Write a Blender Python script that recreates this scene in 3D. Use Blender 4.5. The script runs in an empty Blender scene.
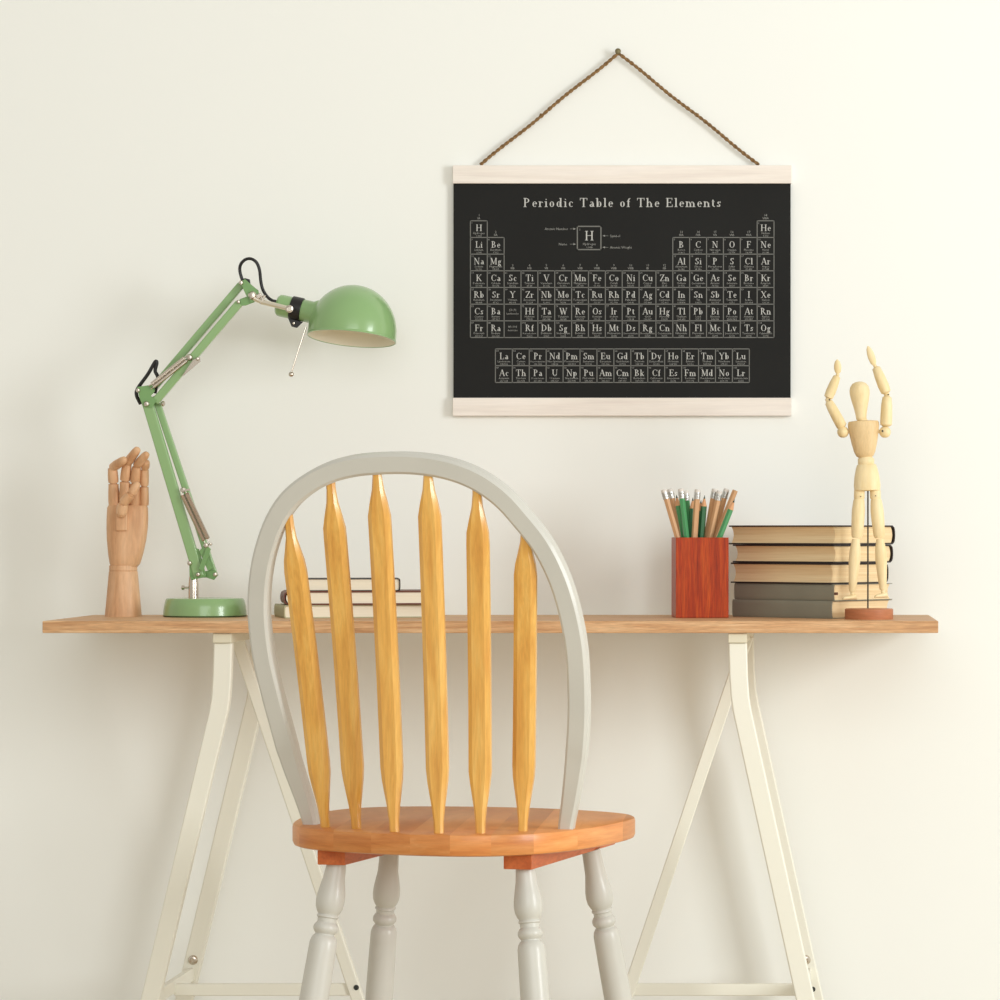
import bpy, bmesh, math, random
from mathutils import Vector, Matrix
random.seed(7)
SC = bpy.context.scene
COL = SC.collection
PI = math.pi

# ------------------------------------------------------------------ camera, light, exposure
CD = 4.8          # camera to the desk's front edge
CH = 0.86         # camera height
F = 3360.0        # focal length in pixels of a 1000 px frame
cam_d = bpy.data.cameras.new('camera'); cam = bpy.data.objects.new('camera', cam_d); COL.objects.link(cam)
cam.location = (0, -CD, CH); cam.rotation_euler = (PI/2, 0, 0)
cam_d.sensor_width = 36; cam_d.lens = F*36/1000
cam_d.shift_x = -0.3; cam_d.shift_y = 0.03
cam_d.clip_start = 0.05
SC.camera = cam

w = bpy.data.worlds.new('world'); SC.world = w; w.use_nodes = True
bg = w.node_tree.nodes['Background']
bg.inputs['Color'].default_value = (1.0, 0.955, 0.86, 1)
bg.inputs['Strength'].default_value = 0.585

def area(name, loc, target, sx, sy, power, color):
    l = bpy.data.lights.new(name, 'AREA'); l.shape = 'RECTANGLE'; l.size = sx; l.size_y = sy
    l.energy = power; l.color = color
    o = bpy.data.objects.new(name, l); COL.objects.link(o); o.location = loc
    o.rotation_euler = (Vector(target)-Vector(loc)).to_track_quat('-Z', 'Y').to_euler()
    return o
area('window_light', (3.3, -2.5, 1.5), (-0.3, 0.3, 0.85), 1.2, 1.7, 100, (0.95, 0.985, 1.0))
area('fill_light', (0.1, -4.6, 1.9), (-0.6, 0.3, 0.8), 2.6, 2.0, 50, (0.93, 0.975, 1.0))  # fill added above the camera to brighten the scene; no lamp stands there

SC.view_settings.view_transform = 'Standard'
SC.view_settings.look = 'None'
SC.view_settings.gamma = 1
SC.view_settings.use_curve_mapping = False
SC.view_settings.exposure = 0.06

# ------------------------------------------------------------------ helpers
def P(px, py, Y):
    d = Y + CD
    return Vector(((px-800)*d/F, Y, CH-(py-530)*d/F))
def onz(px, py, z):
    d = F*(CH-z)/(py-530)
    return Vector(((px-800)*d/F, d-CD, z))
def srgb(r, g, b):
    f = lambda c: ((c/255)/12.92) if c/255 <= 0.04045 else (((c/255)+0.055)/1.055)**2.4
    return (f(r), f(g), f(b), 1)

class MB:
    def __init__(s): s.v = []; s.f = []
    def add(s, vs, fs):
        o = len(s.v); s.v += [Vector(a) for a in vs]; s.f += [tuple(i+o for i in f) for f in fs]; return s
    def box(s, c, size, M=None):
        c = Vector(c); h = [x/2 for x in size]
        vs = [Vector((x*h[0], y*h[1], z*h[2])) for x in (-1, 1) for y in (-1, 1) for z in (-1, 1)]
        if M is not None: vs = [M @ a for a in vs]
        return s.add([c+a for a in vs], [(0,1,3,2),(4,6,7,5),(0,4,5,1),(2,3,7,6),(0,2,6,4),(1,5,7,3)])
    def bb(s, x0, x1, y0, y1, z0, z1):
        return s.box(((x0+x1)/2, (y0+y1)/2, (z0+z1)/2), (x1-x0, y1-y0, z1-z0))
    def rings(s, rings, cap=True, closed=False):
        n = len(rings[0]); o = len(s.v)
        for r in rings: s.v += [Vector(a) for a in r]
        m = len(rings)
        for i in range(m if closed else m-1):
            a = o+i*n; b = o+((i+1) % m)*n
            for j in range(n):
                k = (j+1) % n
                s.f.append((a+j, a+k, b+k, b+j))
        if cap and not closed:
            s.f.append(tuple(o+j for j in range(n))[::-1]); s.f.append(tuple(o+(m-1)*n+j for j in range(n)))
        return s
    def tube(s, pts, r, n=10, cap=True, closed=False):
        pts = [Vector(p) for p in pts]; m = len(pts)
        rs = r if isinstance(r, (list, tuple)) else [r]*m
        T = []
        for i in range(m):
            a = pts[i-1] if (i > 0 or closed) else pts[i]
            b = pts[(i+1) % m] if (i < m-1 or closed) else pts[i]
            t = (b-a); T.append(t.normalized() if t.length > 1e-9 else Vector((0,0,1)))
        u = T[0].orthogonal().normalized(); R = []
        for i in range(m):
            u = (u - T[i]*u.dot(T[i]))
            u = u.normalized() if u.length > 1e-6 else T[i].orthogonal().normalized()
            v = T[i].cross(u)
            R.append([pts[i]+(u*math.cos(2*PI*j/n)+v*math.sin(2*PI*j/n))*rs[i] for j in range(n)])
        return s.rings(R, cap, closed)
    def lathe(s, prof, p0=(0,0,0), axis=(0,0,1), n=32, cap=True, sx=1, sy=1, xdir=None):
        """prof: list of (radius, height along axis)"""
        ax = Vector(axis).normalized(); p0 = Vector(p0)
        if xdir is None: xdir = Vector((1,0,0)) if abs(ax.x) < 0.9 else Vector((0,1,0))
        u = Vector(xdir); u = (u-ax*u.dot(ax)).normalized(); v = ax.cross(u)
        R = [[p0+ax*h+(u*math.cos(2*PI*j/n)*sx+v*math.sin(2*PI*j/n)*sy)*max(r, 1e-5) for j in range(n)] for r, h in prof]
        return s.rings(R, cap)
    def ball(s, c, r, n=16, sx=1, sy=1, sz=1):
        R = []
        for i in range(1, n//2):
            a = PI*i/(n//2)
            R.append([Vector(c)+Vector((math.sin(a)*math.cos(2*PI*j/n)*r*sx, math.sin(a)*math.sin(2*PI*j/n)*r*sy, -math.cos(a)*r*sz)) for j in range(n)])
        return s.rings(R, True)
    def sweep(s, pts, side, sec, cap=True):
        """pts centre line; side: vectors (in-plane, width dir); sec(i) -> list of (a along side, b along normal)"""
        R = []
        m = len(pts)
        for i in range(m):
            t = (pts[min(i+1, m-1)]-pts[max(i-1, 0)]).normalized()
            sd = side[i] if isinstance(side, list) else side
            sd = (sd-t*sd.dot(t)).normalized(); nn = t.cross(sd)
            R.append([pts[i]+sd*a+nn*b for a, b in sec(i)])
        return s.rings(R, cap)
    def beam(s, p0, p1, wid, dep, side=None):
        p0 = Vector(p0); p1 = Vector(p1)
        side = Vector((0,1,0)) if side is None else side      # depth direction
        a, b = dep/2, wid/2
        return s.sweep([p0, p1], side, lambda i: [(-a,-b),(a,-b),(a,b),(-a,b)])
    def prism(s, poly, d0, d1, f=lambda x, z, y: Vector((x, y, z))):
        n = len(poly)
        vs = [f(p[0], p[1], d0) for p in poly]+[f(p[0], p[1], d1) for p in poly]
        fs = [tuple(range(n))[::-1], tuple(range(n, 2*n))]+[(j, (j+1) % n, (j+1) % n+n, j+n) for j in range(n)]
        return s.add(vs, fs)

def build(name, mb, mat, parent=None, bevel=0, smooth=35, origin=None, bseg=2, sub=0):
    me = bpy.data.meshes.new(name)
    if parent is not None:
        off = parent.matrix_world.translation.copy()
        if parent.get('_wl'): off = Vector(parent['_wl'])
    if origin is None:
        if parent is not None: origin = off
        else:
            xs = [v.x for v in mb.v]; ys = [v.y for v in mb.v]; zs = [v.z for v in mb.v]
            origin = Vector(((min(xs)+max(xs))/2, (min(ys)+max(ys))/2, min(zs)))
    origin = Vector(origin)
    me.from_pydata([tuple(v-origin) for v in mb.v], [], mb.f)
    bm = bmesh.new(); bm.from_mesh(me); bmesh.ops.recalc_face_normals(bm, faces=bm.faces); bm.to_mesh(me); bm.free()
    me.materials.append(mat)
    o = bpy.data.objects.new(name, me); COL.objects.link(o)
    if parent is not None:
        o.parent = parent; o.location = origin-off
    else: o.location = origin
    WL[o.name] = origin
    if smooth:
        for p in me.polygons: p.use_smooth = True
        me.set_sharp_from_angle(angle=math.radians(smooth))
    if bevel:
        b = o.modifiers.new('bevel', 'BEVEL'); b.width = bevel; b.segments = bseg; b.limit_method = 'ANGLE'; b.angle_limit = math.radians(35); b.harden_normals = True
    if sub:
        m = o.modifiers.new('sub', 'SUBSURF'); m.levels = sub; m.render_levels = sub
    return o
WL = {}
def part(name, mb, mat, parent, **k):
    """part of a thing: world-coordinate mesh, unrotated parents; origin kept at the thing's base"""
    off = WL[parent.name]
    me = bpy.data.meshes.new(name)
    me.from_pydata([tuple(v-off) for v in mb.v], [], mb.f)
    bm = bmesh.new(); bm.from_mesh(me); bmesh.ops.recalc_face_normals(bm, faces=bm.faces); bm.to_mesh(me); bm.free()
    me.materials.append(mat)
    o = bpy.data.objects.new(name, me); COL.objects.link(o); o.parent = parent; WL[o.name] = off
    sm = k.get('smooth', 35)
    if sm:
        for p in me.polygons: p.use_smooth = True
        me.set_sharp_from_angle(angle=math.radians(sm))
    if k.get('bevel'):
        b = o.modifiers.new('bevel', 'BEVEL'); b.width = k['bevel']; b.segments = k.get('bseg', 2); b.limit_method = 'ANGLE'; b.angle_limit = math.radians(35); b.harden_normals = True
    if k.get('label'): o['label'] = k['label']
    return o
def tag(o, label=None, cat=None, group=None, kind=None):
    if label: o['label'] = label
    if cat: o['category'] = cat
    if group: o['group'] = group
    if kind: o['kind'] = kind
    return o
def thing(name, loc, label, cat, group=None):
    o = bpy.data.objects.new(name, None); COL.objects.link(o); o.location = loc; o.empty_display_size = 0.02
    WL[o.name] = Vector(loc)
    return tag(o, label, cat, group)
def crom(pts, per=8, closed=False):
    pts = [Vector(p) for p in pts]; n = len(pts); out = []
    g = (lambda i: pts[i % n]) if closed else (lambda i: pts[max(0, min(n-1, i))])
    for i in range(n if closed else n-1):
        a, b, c, d = g(i-1), g(i), g(i+1), g(i+2)
        for k in range(per):
            t = k/per
            out.append(0.5*((2*b)+(c-a)*t+(2*a-5*b+4*c-d)*t*t+(3*b-a-3*c+d)*t*t*t))
    if not closed: out.append(pts[-1])
    return out

# ------------------------------------------------------------------ materials
def mat(name, col, rough=0.5, metal=0, spec=0.5, coat=0, noise=0, nscale=20, bump=0, bscale=200, stretch=None):
    m = bpy.data.materials.new(name); m.use_nodes = True; nt = m.node_tree; b = nt.nodes['Principled BSDF']
    b.inputs['Base Color'].default_value = col; b.inputs['Roughness'].default_value = rough
    b.inputs['Metallic'].default_value = metal; b.inputs['Specular IOR Level'].default_value = spec
    b.inputs['Coat Weight'].default_value = coat; b.inputs['Coat Roughness'].default_value = 0.12
    tc = nt.nodes.new('ShaderNodeTexCoord'); src = tc.outputs['Object']
    if stretch:
        mp = nt.nodes.new('ShaderNodeMapping'); mp.inputs['Scale'].default_value = stretch
        nt.links.new(src, mp.inputs['Vector']); src = mp.outputs['Vector']
    if noise:
        n = nt.nodes.new('ShaderNodeTexNoise'); n.inputs['Scale'].default_value = nscale; n.inputs['Detail'].default_value = 6
        nt.links.new(src, n.inputs['Vector'])
        r = nt.nodes.new('ShaderNodeValToRGB')
        r.color_ramp.elements[0].position = 0.3; r.color_ramp.elements[1].position = 0.7
        c = col
        r.color_ramp.elements[0].color = tuple(x*(1-noise) for x in c[:3])+(1,)
        r.color_ramp.elements[1].color = tuple(min(1, x*(1+noise*0.6)) for x in c[:3])+(1,)
        nt.links.new(n.outputs['Fac'], r.inputs['Fac']); nt.links.new(r.outputs['Color'], b.inputs['Base Color'])
    if bump:
        n = nt.nodes.new('ShaderNodeTexNoise'); n.inputs['Scale'].default_value = bscale; n.inputs['Detail'].default_value = 4
        nt.links.new(src, n.inputs['Vector'])
        bp = nt.nodes.new('ShaderNodeBump'); bp.inputs['Strength'].default_value = bump; bp.inputs['Distance'].default_value = 0.001
        nt.links.new(n.outputs['Fac'], bp.inputs['Height']); nt.links.new(bp.outputs['Normal'], b.inputs['Normal'])
    return m
def wood(name, cols, stretch, scale=6, rough=0.45, coat=0.0, fine=0.25, rot=(0,0,0), board=None, spec=0.4):
    """grain: stretched noise + fine fibres; board=(width, axis) splits it into staves"""
    m = bpy.data.materials.new(name); m.use_nodes = True; nt = m.node_tree; L = nt.links.new; b = nt.nodes['Principled BSDF']
    b.inputs['Roughness'].default_value = rough; b.inputs['Coat Weight'].default_value = coat; b.inputs['Coat Roughness'].default_value = 0.15
    b.inputs['Specular IOR Level'].default_value = spec
    tc = nt.nodes.new('ShaderNodeTexCoord'); mp = nt.nodes.new('ShaderNodeMapping'); mp.inputs['Scale'].default_value = stretch
    mp.inputs['Rotation'].default_value = rot
    L(tc.outputs['Object'], mp.inputs['Vector'])
    vec = mp.outputs['Vector']; bfac = None
    if board:
        sp = nt.nodes.new('ShaderNodeSeparateXYZ'); L(tc.outputs['Object'], sp.inputs[0])
        d = nt.nodes.new('ShaderNodeMath'); d.operation = 'DIVIDE'; L(sp.outputs[board[1]], d.inputs[0]); d.inputs[1].default_value = board[0]
        fl = nt.nodes.new('ShaderNodeMath'); fl.operation = 'FLOOR'; L(d.outputs[0], fl.inputs[0])
        wn = nt.nodes.new('ShaderNodeTexWhiteNoise'); wn.noise_dimensions = '1D'; L(fl.outputs[0], wn.inputs['W'])
        ad = nt.nodes.new('ShaderNodeVectorMath'); ad.operation = 'MULTIPLY_ADD'
        L(wn.outputs['Color'], ad.inputs[0]); ad.inputs[1].default_value = (7, 7, 7); L(vec, ad.inputs[2]); vec = ad.outputs[0]
        bfac = wn.outputs['Value']
    n = nt.nodes.new('ShaderNodeTexNoise'); n.inputs['Scale'].default_value = scale; n.inputs['Detail'].default_value = 5; n.inputs['Distortion'].default_value = 0.6
    L(vec, n.inputs['Vector'])
    r = nt.nodes.new('ShaderNodeValToRGB'); e = r.color_ramp.elements
    e[0].position = 0.28; e[0].color = cols[0]; e[1].position = 0.72; e[1].color = cols[-1]
    for i, c in enumerate(cols[1:-1]):
        x = e.new(0.28+0.44*(i+1)/(len(cols)-1)); x.color = c
    L(n.outputs['Fac'], r.inputs['Fac'])
    n2 = nt.nodes.new('ShaderNodeTexNoise'); n2.inputs['Scale'].default_value = scale*6; n2.inputs['Detail'].default_value = 3
    L(vec, n2.inputs['Vector'])
    mr = nt.nodes.new('ShaderNodeMapRange'); mr.inputs['From Min'].default_value = 0.3; mr.inputs['From Max'].default_value = 0.7
    mr.inputs['To Min'].default_value = 1-fine; mr.inputs['To Max'].default_value = 1+fine*0.5
    L(n2.outputs['Fac'], mr.inputs['Value'])
    mx = nt.nodes.new('ShaderNodeVectorMath'); mx.operation = 'SCALE'; L(r.outputs['Color'], mx.inputs[0])
    fac = mr.outputs['Result']
    if bfac is not None:
        m2 = nt.nodes.new('ShaderNodeMapRange'); m2.inputs['To Min'].default_value = 0.86; m2.inputs['To Max'].default_value = 1.1; L(bfac, m2.inputs['Value'])
        mu = nt.nodes.new('ShaderNodeMath'); mu.operation = 'MULTIPLY'; L(fac, mu.inputs[0]); L(m2.outputs['Result'], mu.inputs[1]); fac = mu.outputs[0]
    L(fac, mx.inputs['Scale']); L(mx.outputs[0], b.inputs['Base Color'])
    return m

M = {}
M['wall'] = mat('wall_paint', srgb(241, 242, 237), 0.9, spec=0.1, bump=0.05, bscale=120)
M['floor'] = wood('floor_wood', [srgb(208, 192, 164), srgb(226, 213, 190)], (1, 8, 1), 4, 0.5, board=(0.14, 1))
M['desk'] = wood('desk_oak', [srgb(186, 136, 92), srgb(212, 166, 120), srgb(228, 190, 146)], (1, 9, 26), 9, 0.5, fine=0.28)
M['metal_white'] = mat('white_powder_coat', srgb(236, 234, 220), 0.35, spec=0.5)
M['bar_wood'] = mat('pale_trestle_bar', srgb(222, 216, 192), 0.5)
M['steel'] = mat('polished_steel', srgb(205, 195, 182), 0.22, metal=1)
M['chrome'] = mat('light_chrome', srgb(236, 228, 210), 0.3, metal=1)
M['hole'] = mat('dark_recess', srgb(40, 45, 40), 0.6)
M['seat'] = wood('seat_beech', [srgb(204, 124, 62), srgb(218, 142, 76), srgb(228, 158, 94)], (2.2, .7, 16), 6, 0.42, coat=0.15, fine=0.08, board=(0.052, 0), rot=(0, 0, 0.26))
M['cleat'] = wood('cleat_wood', [srgb(186, 92, 44), srgb(208, 116, 62)], (6, 1, 6), 8, 0.5, fine=0.15)
M['spindle'] = wood('spindle_wood', [srgb(212, 150, 66), srgb(227, 171, 82), srgb(237, 189, 102)], (10, 10, 0.9), 9, 0.3, coat=0.45, fine=0.09)
M['chair_paint'] = mat('grey_white_paint', srgb(201, 199, 190), 0.4, coat=0.15, noise=0.05, nscale=9)
M['green'] = mat('green_enamel', srgb(138, 174, 116), 0.3, coat=0.5)
M['green_dark'] = mat('green_enamel_bracket', srgb(116, 158, 96), 0.35, coat=0.3)
M['black'] = mat('black_plastic', srgb(22, 20, 20), 0.4)
M['shade_in'] = mat('cream_shade_lining', srgb(244, 240, 222), 0.6)
M['hand'] = wood('hand_beech', [srgb(196, 146, 104), srgb(214, 168, 126), srgb(226, 184, 144)], (6, 6, 1), 9, 0.5, fine=0.1)
M['manikin'] = wood('manikin_limewood', [srgb(226, 200, 146), srgb(236, 214, 166), srgb(240, 222, 180)], (5, 5, 1), 14, 0.5, fine=0.05)
M['manikin_chest'] = wood('manikin_chest_wood', [srgb(216, 184, 134), srgb(230, 202, 154)], (8, 8, 1.5), 12, 0.5, fine=0.08, rot=(0, 0.4, 0))
M['disc'] = wood('disc_wood', [srgb(176, 108, 70), srgb(196, 130, 92)], (1, 1, 6), 12, 0.5, fine=0.1)
M['rod'] = mat('dark_steel_rod', srgb(80, 74, 66), 0.35, metal=0.6)
M['redwood'] = wood('red_stained_wood', [srgb(134, 38, 4), srgb(166, 54, 6), srgb(192, 80, 18)], (16, 16, 0.9), 9, 0.4, coat=0.05, fine=0.3, spec=0.25)
M['pages'] = wood('page_edges', [srgb(226, 196, 150), srgb(236, 210, 166), srgb(242, 220, 180)], (0.6, 0.6, 60), 9, 0.85, fine=0.06, spec=0.1)
M['pages_pale'] = wood('pale_page_edges', [srgb(238, 228, 204), srgb(244, 236, 216)], (0.6, 0.6, 60), 9, 0.85, fine=0.05, spec=0.1)
M['cover_black'] = mat('black_cloth_cover', srgb(38, 28, 26), 0.6, bump=0.3, bscale=900)
M['cover_grey'] = mat('grey_cloth_cover', srgb(138, 136, 120), 0.75, bump=0.3, bscale=900, noise=0.06, nscale=30)
M['cover_olive'] = mat('olive_cover', srgb(178, 174, 140), 0.7)
M['cover_brown'] = mat('brown_cover', srgb(104, 54, 38), 0.5)
M['ribbon'] = mat('headband', srgb(90, 50, 34), 0.8)
M['pen_nat'] = mat('natural_pencil_wood', srgb(206, 160, 116), 0.5, noise=0.06, nscale=40)
M['pen_green'] = mat('green_pencil_paint', srgb(70, 148, 92), 0.35, coat=0.3)
M['pen_dark'] = mat('dark_green_pencil_paint', srgb(44, 104, 62), 0.35, coat=0.3)
M['pen_cone'] = mat('sharpened_cedar', srgb(214, 160, 116), 0.7)
M['ferrule'] = mat('ribbed_ferrule', srgb(205, 204, 200), 0.28, metal=0.85)
M['eraser'] = mat('white_eraser', srgb(220, 214, 206), 0.8)
M['lead_green'] = mat('dark_lead', srgb(36, 56, 40), 0.5)
M['lead_red'] = mat('red_lead', srgb(150, 40, 34), 0.5)
M['board'] = mat('chalkboard_black', srgb(31, 31, 30), 0.75, spec=0.2, noise=0.10, nscale=9)
M['strip'] = wood('whitewashed_wood', [srgb(228, 217, 208), srgb(238, 229, 219), srgb(242, 234, 226)], (0.8, 1, 14), 5, 0.6, fine=0.04)
M['line'] = mat('grey_printed_lines', srgb(118, 118, 114), 0.8, spec=0.1)
M['letter'] = mat('pale_grey_lettering', srgb(192, 192, 188), 0.8, spec=0.1)
M['tiny'] = mat('small_grey_lettering', srgb(150, 150, 146), 0.8, spec=0.1)
M['cord'] = mat('brown_jute', srgb(138, 106, 66), 0.9, noise=0.5, nscale=260)
M['nail'] = mat('brass_nail', srgb(120, 110, 80), 0.4, metal=0.8)

# ------------------------------------------------------------------ the room
WY = 0.385                  # front face of the wall behind the desk
tag(build('wall_back', MB().bb(-3.2, 3.2, WY, WY+0.12, 0, 2.7), M['wall'], smooth=0), kind='structure')
tag(build('floor', MB().bb(-3.2, 3.2, -6.2, WY+0.12, -0.1, 0), M['floor'], smooth=0), kind='structure')

# ------------------------------------------------------------------ desk
DZ = 0.73
lx = P(42.3, 600, 0).x; rx = P(938.3, 600, 0).x
top = build('wooden_board', MB().bb(lx, rx, 0, 0.35, DZ-0.0172, DZ), M['desk'], bevel=0.0012)
tag(top, 'long pale oak desk board lying across two white metal trestles', 'desk board')

def trestle(sgn, cx, skew, label, sl, fi):
    """sgn=+1: bent leg splays to the left (left trestle); cx: x of the top bar's centre"""
    t = thing('trestle', (cx, 0.17, 0), label, 'trestle', 'white metal trestles under the desk')
    y0, y1 = 0.012, 0.318
    S = lambda x, z, y: Vector((cx+sgn*x+skew*(y-y0), y, z))
    # top bar
    part('top_bar', MB().prism([(-.0132, DZ-.0172-.0005), (.0132, DZ-.0172-.0005), (.0132, DZ-.0315), (-.0132, DZ-.0315)], y0-.004, y1+.004, f=lambda x, z, y: S(x, z, y)), M['bar_wood'], t, bevel=.001)
    zt = DZ-.0315
    k = 1/700
    for y in (y0+.010, y1-.010):
        # bent outer leg: (x offset toward inside positive), centreline
        zb = 0.86-182*k
        c = [(0.0, zt), (-.0012, 0.86-145*k), (-.0034, 0.86-168*k), (-.0065, zb)]
        c += [(-.0065-sl*zb, 0.0)]
        pts = [S(x, z, y) for x, z in c]
        hw, hd = .0133, .009
        m = MB(); R = []
        for i, p in enumerate(pts):
            hx = hw*(1.0 if i < 3 else 1.02)
            R.append([p+Vector((a*hx, b*hd, 0)) for a, b in ((-1,-1),(1,-1),(1,1),(-1,1))])
        m.rings(R)
        part('leg', m, M['metal_white'], t, bevel=.0025, bseg=3, label='bent outer leg')
    ym = .165; zs = zt+.004
    pts = [S(x, z, ym) for x, z in ((fi, zs), (fi+.335*zs, 0.0))]; hw, hd = .0096, .0075
    part('leg', MB().rings([[p+Vector((a*hw, b*hd, 0)) for a, b in ((-1,-1),(1,-1),(1,1),(-1,1))] for p in pts]), M['metal_white'], t, bevel=.002, bseg=2, label='straight inner leg')
    # low rungs in depth direction and across
    def ox(z): return -.0065-sl*(0.86-182*k-z)
    def ix(z): return fi+.335*(zt-z)
    zr = 0.186
    part('rung', MB().beam(S(ox(zr)+.002, zr, y0+.016), S(ox(zr)+.002, zr, y1-.018), .020, .010, side=Vector((1,0,0))), M['metal_white'], t, bevel=.0015)
    zc = 0.181
    part('stretcher', MB().beam(S(ox(zc)+.006, zc, ym), S(ix(zc), zc, ym+.002), .0175, .011), M['metal_white'], t, bevel=.0015)
    # bolts
    zb2 = 0.2075
    p = S(ox(zb2)+.0, zb2, y1-.0185)
    b = MB().lathe([(.0074, 0), (.0074, .0012), (.0054, .0038), (.0034, .0044), (.0030, .002), (.0001, .002)], p, (0,-1,0), 18)
    part('bolt', b, M['steel'], t, label='steel bolt head')
    p = S(ix(.185)+.006, .185, ym-.0070) if sgn > 0 else S(ox(.163)-.001, .163, y1-.0185)
    b = MB().lathe([(.004, 0), (.004, .0012), (.0015, .0014)], p, (0,-1,0), 14)
    part('bolt', b, M['hole'], t, label='dark recessed screw')
    return t
cxl = P(222.2, 600, 0.01).x; cxr = P(737.5, 600, 0.01).x
trestle(1, cxl, 0.02, 'white metal trestle with a bent leg under the lamp end of the desk', .2375, -.0085)
trestle(-1, cxr, 0.02, 'white metal trestle with a bent leg under the pencil box end', .219, -.0085)

# ------------------------------------------------------------------ chair
ZS = 0.475
outl = [(291.5,825),(303,827.2),(328,829.8),(362,831.8),(400,833.2),(430,834.2),(460,834.7),(490,834.6),(520,833.6),(548,832),(575,829.3),(598,825.8),(616,822),(630,819),(635.5,816.6),(632,814.4),(618,812.4),(592,810.6),(560,808.7),(522,807.3),(482,806.6),(440,806.1),(402,806.2),(370,806.9),(343,808.7),(322,811.5),(305,815.5),(295,819.6)]
sp_ = [onz(a, b, ZS) for a, b in outl]; cen0 = sum(sp_, Vector())/len(sp_)
sp2 = [cen0+(p-cen0)*1.012 for p in sp_]
for _ in range(1):   # relax the traced outline into a fair curve
    n = len(sp2); sp2 = [(sp2[i-1]+sp2[i]*2+sp2[(i+1) % n])/4 for i in range(n)]
seat_poly = crom(sp2, 4, closed=True)
cen = sum(seat_poly, Vector())/len(seat_poly)
chair = thing('spindle_chair', (cen.x, cen.y, 0), 'grey hoop-back wooden chair with six honey spindles, standing before the desk', 'chair')
TH = .0285
prof = [(.004, 0, .0), (.0012, 0, -.0015), (0, 0, -.005), (0, 0, -TH+.006), (.002, 0, -TH+.0015), (.006, 0, -TH)]
R = []
for inset, _, dz in prof:
    R.append([Vector((p.x, p.y, ZS+dz))-(p-cen).normalized()*inset for p in seat_poly])
part('seat', MB().rings(R), M['seat'], chair, smooth=40)
# cleats beneath the seat
zt = ZS-TH
def cleat(pl, L, h, yaw=0.245):
    a = pl; fwd = Vector((math.sin(yaw), math.cos(yaw), 0)); sd = Vector((fwd.y, -fwd.x, 0))
    w_ = .038
    vs = []
    for q in (0, 1):
        b = a+fwd*L*q
        vs += [b-sd*w_/2+Vector((0,0,0)), b+sd*w_/2, b+sd*w_/2-Vector((0,0,h)), b-sd*w_/2-Vector((0,0,h))]
    return MB().add(vs, [(0,1,2,3),(4,7,6,5),(0,4,5,1),(1,5,6,2),(2,6,7,3),(3,7,4,0)])
cA = P(331, 848, -.457); cB = P(517.5, 852, -.515)
for c in (cA, cB):
    part('cleat', cleat(Vector((c.x, c.y, zt)), .36, .0195), M['cleat'], chair, bevel=.001)
# turned legs
def leg(top, dirv, ext=0):
    prof = [(.0125,0),(.0128,.004),(.0140,.018),(.0165,.032),(.0182,.042),(.0186,.050),(.0176,.058),(.0150,.064),(.0132,.0665),(.0130,.0675),(.0142,.069),(.0142,.0705),(.0124,.072),(.0122,.077),(.0136,.0785),(.0158,.082),(.0162,.085),(.0156,.088),(.0134,.091),(.0124,.092),(.0124,.0935),(.0140,.0945),(.0164,.0985),(.0178,.104),(.0180,.115),(.0184,.14),(.0188,.18),(.0184,.24),(.0168,.32),(.0150,.39)]
    prof = prof[:2]+[(r, h+ext) for r, h in prof[2:]]
    dirv = dirv.normalized()
    L = top.z/abs(dirv.z)
    prof = [(r, h) for r, h in prof if h < L-.03]+[(.0135, L-.012), (.0128, L-.0015)]
    return MB().lathe(prof, top, dirv, 36)
yaw = .2
def ray_leg(pxtop, pytop, Y, slope_x, slope_y):
    t = P(pxtop, pytop, Y)
    return t, Vector((slope_x, slope_y, -1))
legs = [(336.5, 864, -.437, -.150, -.14, 0), (525.5, 869, -.492, .086, -.14, 0), (389.5, 850, -.22, -.085, .13, .015), (591, 850, -.25, .172, .13, .016)]
for px, py, Y, sx, sy, h in legs:
    t, dv = ray_leg(px, py, Y, sx, sy)
    # start the leg exactly at the underside of the cleat, sliding along its own axis
    zz = zt-.0190
    t2 = t+dv*((t.z-zz))
    part('leg', leg(t2, dv, h), M['chair_paint'], chair, smooth=40)
# hoop back: lies in a plane leaning towards the camera
bl = onz(311, 824, ZS); br = onz(563.5, 828.5, ZS)
hx = (br-bl).normalized(); mid = (bl+br)/2
lean = .21
n0 = Vector((-hx.y, hx.x, 0)).normalized()       # forward (away from camera)
up = (Vector((0,0,1))-n0*lean).normalized()
pn = hx.cross(up).normalized()
def onplane(px, py, off=0):
    d = P(px, py, 0)-Vector((0, -CD, CH)); o = Vector((0, -CD, CH))
    t = (mid+pn*off-o).dot(pn)/d.dot(pn)
    return o+d*t
hoop = [(312,823.5),(305,800),(292,762),(282,727),(272,690),(264,655),(260,622),(259.5,596),(262,570),(267,547),(276,522),(289,501),(307,485),(330,472.5),(356,465.5),(385,463),(412,463),(438,466),(462,472.5),(484,483),(505,499),(523,519),(540.5,541),(553.5,564),(564,590),(572,620),(577,650),(579,685),(579,720),(576.5,755),(571.5,795),(566.5,826.5)]
hp = crom([onplane(a, b) for a, b in hoop], 5)
def hsec(i):
    zz = hp[i].z-ZS
    k = min(1, max(.72, .72+zz/.10*.28))
    a, b = .0133*k, .0115*(.9 if k < 1 else 1); c = .0035
    return [(-a+c,-b),(a-c,-b),(a,-b+c),(a,b-c),(a-c,b),(-a+c,b),(-a,b-c),(-a,-b+c)]
sides = []
for i in range(len(hp)):
    t = (hp[min(i+1, len(hp)-1)]-hp[max(i-1, 0)]).normalized(); sides.append(t.cross(pn).normalized())
hp[0] = hp[0]-Vector((0,0,.004)); hp[-1] = hp[-1]-Vector((0,0,.004))
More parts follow.
